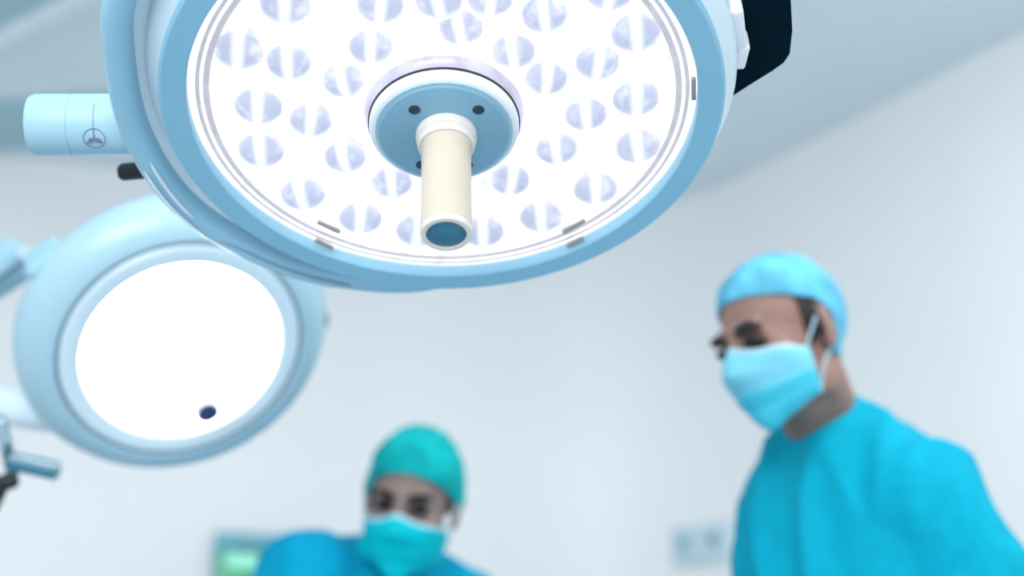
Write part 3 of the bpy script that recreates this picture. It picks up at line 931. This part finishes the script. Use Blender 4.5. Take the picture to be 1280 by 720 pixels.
        for k in range(6):
            hb_.faces.new((o_[0][k], o_[0][k + 1], i_[0][k + 1], i_[0][k])); hb_.faces.new((o_[-1][k], o_[-1][k + 1], i_[-1][k + 1], i_[-1][k]))
        for k in range(12):
            hb_.faces.new((o_[k][0], o_[k + 1][0], i_[k + 1][0], i_[k][0])); hb_.faces.new((o_[k][6], o_[k + 1][6], i_[k + 1][6], i_[k][6]))
        obj('hair', hb_, M['hair'], body, smooth=180)
    # gown
    gn_ = bmesh.new()
    tk = 0.020
    ell(gn_, ch, (0.180 * sc, 0.122 * sc, 0.22), (0, 0, yaw))
    ell(gn_, wa, (0.195 * sc, 0.155 * sc, 0.24), (0, 0, yaw))
    ell(gn_, pe, (0.215 * sc, 0.165 * sc, 0.22), (0, 0, yaw))
    for s_, k in ((1, 'l'), (-1, 'r')):
        sh, el, wr = J['sh_' + k], J['el_' + k], J['wr_' + k]
        cap(gn_, nb - Vector((0, 0, 0.028)), 0.066 * sc, sh + lf * s_ * 0.005, 0.076 * sc)
        cap(gn_, (nb + sh) / 2 - Vector((0, 0, 0.03)), 0.075 * sc, ch + lf * s_ * 0.09, 0.10 * sc)
        cap(gn_, sh, 0.080 * sc, el, cfg.get('sleeve', 0.074) * sc); cap(gn_, el, cfg.get('sleeve', 0.074) * sc, wr - (wr - el).normalized() * 0.02, 0.040 * sc)
        for kk in range(3):
            cap(gn_, pe + lf * s_ * 0.04 * kk, 0.15, Vector((lf * s_ * 0.075 * kk).to_tuple()) + Vector((0, 0, 0.55)), 0.14)
    gb = remesh(gn_, 0.011, 6)
    for v in gb.verts:
        p = v.co
        q = Vector((p.dot(lf) * 6.0 + p.z * 1.2, p.dot(f) * 6.0, p.z * 2.0 - abs(p.dot(lf)) * 1.5)) + Vector((cfg['seed'] * 3.1, 0, 0))
        n1 = noise.noise(q)
        rid = 1 - abs(noise.noise(q * 1.7 + Vector((5, 2, 1)))) * 2
        v.co = p + v.normal * (0.014 * n1 + 0.020 * rid * cfg.get('fold', 1.0))
    cut = 0.43
    bmesh.ops.bisect_plane(gb, geom=gb.verts[:] + gb.edges[:] + gb.faces[:], plane_co=(0, 0, cut), plane_no=(0, 0, -1), clear_outer=True)
    gown = obj('surgical_gown', gb, M[cfg['gownm']], body, cfg['gown_label'], smooth=180)
    # collar band round the neck
    ax = (hb - nb).normalized()
    cm = axis_mat(nb + ax * 0.012 + f * 0.006, ax, lf)
    obj('collar_band', xf(lathe([(0.060 * sc, -0.020), (0.069 * sc, -0.018), (0.064 * sc, 0.004), (0.061 * sc, 0.006), (0.057 * sc, 0.002), (0.057 * sc, -0.018)], 48, closed=True), cm), M[cfg['gownm']], gown)
    # trousers and clogs
    tr_ = bmesh.new()
    for s_ in (1, -1):
        hp_ = pe + lf * s_ * 0.09; kn = hp_ * 0.5 + (lf * s_ * 0.10) * 0.5 + f * 0.02; kn.z = 0.50; an = lf * s_ * 0.11; an.z = 0.09
        cap(tr_, hp_, 0.10, kn, 0.078); cap(tr_, kn, 0.078, an + Vector((0, 0, 0.06)), 0.070)
    obj('trousers', remesh(tr_, 0.012, 4), M['trousers'], body, smooth=180)
    for s_ in (1, -1):
        an = lf * s_ * 0.11
        sh_ = bmesh.new()
        cap(sh_, an + Vector((0, 0, 0.05)) - f * 0.03, 0.050, an + f * 0.16 + Vector((0, 0, 0.045)), 0.046)
        sh_ = remesh(sh_, 0.008, 3)
        bmesh.ops.bisect_plane(sh_, geom=sh_.verts[:] + sh_.edges[:] + sh_.faces[:], plane_co=(0, 0, 0.0), plane_no=(0, 0, -1), clear_outer=True)
        obj('clog', sh_, M['shoe'], body, smooth=180)
    return body

def head_matrix(pos, yaw, pitch, roll=0):
    """yaw: degrees the face turns to the left of the photo; pitch: down; roll: clockwise in the photo"""
    return Matrix.Translation(pos) @ Matrix.Rotation(R(-yaw), 4, 'Z') @ Matrix.Rotation(R(roll), 4, 'Y') @ Matrix.Rotation(R(pitch), 4, 'X')

# man on the right
yaw = 60
f = Vector((-math.sin(R(50)), -math.cos(R(50)), 0)); lf = Vector((-f.y, f.x, 0))
neck = P(1031, 533, 2.17)
hp_m = P(980, 430, 2.10)
chest = neck + Vector((0, 0, -0.20)) - f * 0.034
feet = Vector((chest.x + 0.03, chest.y + 0.03, 0))
shl = P(1150, 633, 2.03); shr = P(1012, 662, 2.28)
man = person(dict(
    head=head_matrix(hp_m, yaw, 20, -4), feet=feet, skin='skin_m', face=f, sc=1.0, seed=2.0, fold=1.25,
    J=dict(neck=neck, chest=chest, waist=Vector((feet.x, feet.y, 1.13)), pelvis=Vector((feet.x, feet.y, 0.94)),
           sh_l=shl, el_l=P(1232, 770, 2.0), wr_l=P(1120, 860, 1.80), sh_r=shr, el_r=P(992, 810, 2.36), wr_r=P(930, 880, 2.14)),
    cap_edge=lambda a: 33 - 21 * (1 - math.cos(R(min(a, 360 - a)))) if min(a, 360 - a) < 88 else 12 - 60 * min(1, (min(a, 360 - a) - 88) / 22),
    puff=0.006, capm='cap_m', maskm=('mask_m', 'mask_m_shade', 'hem'), gownm='gown', brow=0.0075, lash=0.0065, burn=(20, -30), sleeve=0.082,
    label='person standing at right in sky-blue cap, pale blue mask and cyan gown, head turned left',
    cap_label='sky-blue surgical cap', mask_label='pale blue pleated face mask', gown_label='cyan long-sleeved surgical gown'))

# woman at the bottom
f = Vector((0.10, -1, 0)).normalized(); lf = Vector((-f.y, f.x, 0))
hp_w = P(515, 631, 2.5)
neck = P(492, 705, 2.60)
chest = neck + Vector((-0.04, 0.0, -0.21))
feet = Vector((chest.x, chest.y + 0.02, 0))
woman = person(dict(
    head=head_matrix(hp_w, 6, 20, 9), feet=feet, skin='skin_w', face=f, sc=0.92, fem=True, seed=7.0,
    J=dict(neck=neck, chest=chest, waist=Vector((feet.x, feet.y, 1.08)), pelvis=Vector((feet.x, feet.y, 0.90)),
           sh_l=P(578, 752, 2.62), el_l=P(625, 930, 2.60), wr_l=P(560, 980, 2.36), sh_r=P(385, 722, 2.48), el_r=P(320, 900, 2.45), wr_r=P(400, 960, 2.25)),
    cap_edge=lambda a: 25 - 38 * (1 - math.cos(R(min(a, 360 - a)))) if min(a, 360 - a) < 90 else -13 - 6 * (1 - math.cos(R((min(a, 360 - a) - 90) * 2))) / 2,
    puff=0.009, mask_drop=6, capm='cap_w', maskm=('mask_w', 'mask_w', 'hem'), gownm='gown_w', brow=0.0055, lash=0.006, burn=(12, -8),
    label='person at bottom in teal cap, aqua mask and blue gown, looking down',
    cap_label='teal puffed surgical cap', mask_label='aqua face mask', gown_label='bright blue surgical gown'))

# ------------------------------------------------------------------ light
world = bpy.data.worlds.new('world'); scene.world = world
world.use_nodes = True
bg = world.node_tree.nodes['Background']
bg.inputs[0].default_value = (0.98, 0.98, 1.0, 1)
bg.inputs[1].default_value = 0.55

def area(name, loc_, size, power, rot=(0, 0, 0), col=(1, 1, 1), sy=None):
    l = bpy.data.lights.new(name, 'AREA'); l.energy = power; l.size = size; l.color = col
    if sy: l.shape = 'RECTANGLE'; l.size_y = sy
    o = bpy.data.objects.new(name, l); COL.objects.link(o); o.location = loc_; o.rotation_euler = rot
    return o
area('ceiling_fill', (0.2, 0.3, HC - 0.06), 1.2, 12, (0, 0, 0), (1.0, 0.985, 0.98), 1.2)
area('ceiling_fill', (-0.5, 2.9, HC - 0.06), 0.9, 3, (0, 0, 0), (1.0, 0.985, 0.98), 0.9)  # unseen weak fill added to lift the upper walls
area('ceiling_fill', (1.2, 1.5, HC - 0.06), 0.6, 20, (0, 0, 0), (1.0, 0.985, 0.98), 1.2)  # unseen fill added to lift the right wall and its top

area('camera_side_fill', (-0.6, -2.6, 2.6), 3.0, 162, (R(104), 0, R(-14)), (0.93, 0.975, 1.0), 2.2)  # large unseen fill added behind the camera to brighten the walls

vs = scene.view_settings
vs.view_transform = 'Standard'; vs.look = 'None'; vs.gamma = 1; vs.exposure = 0.18
vs.use_curve_mapping = False
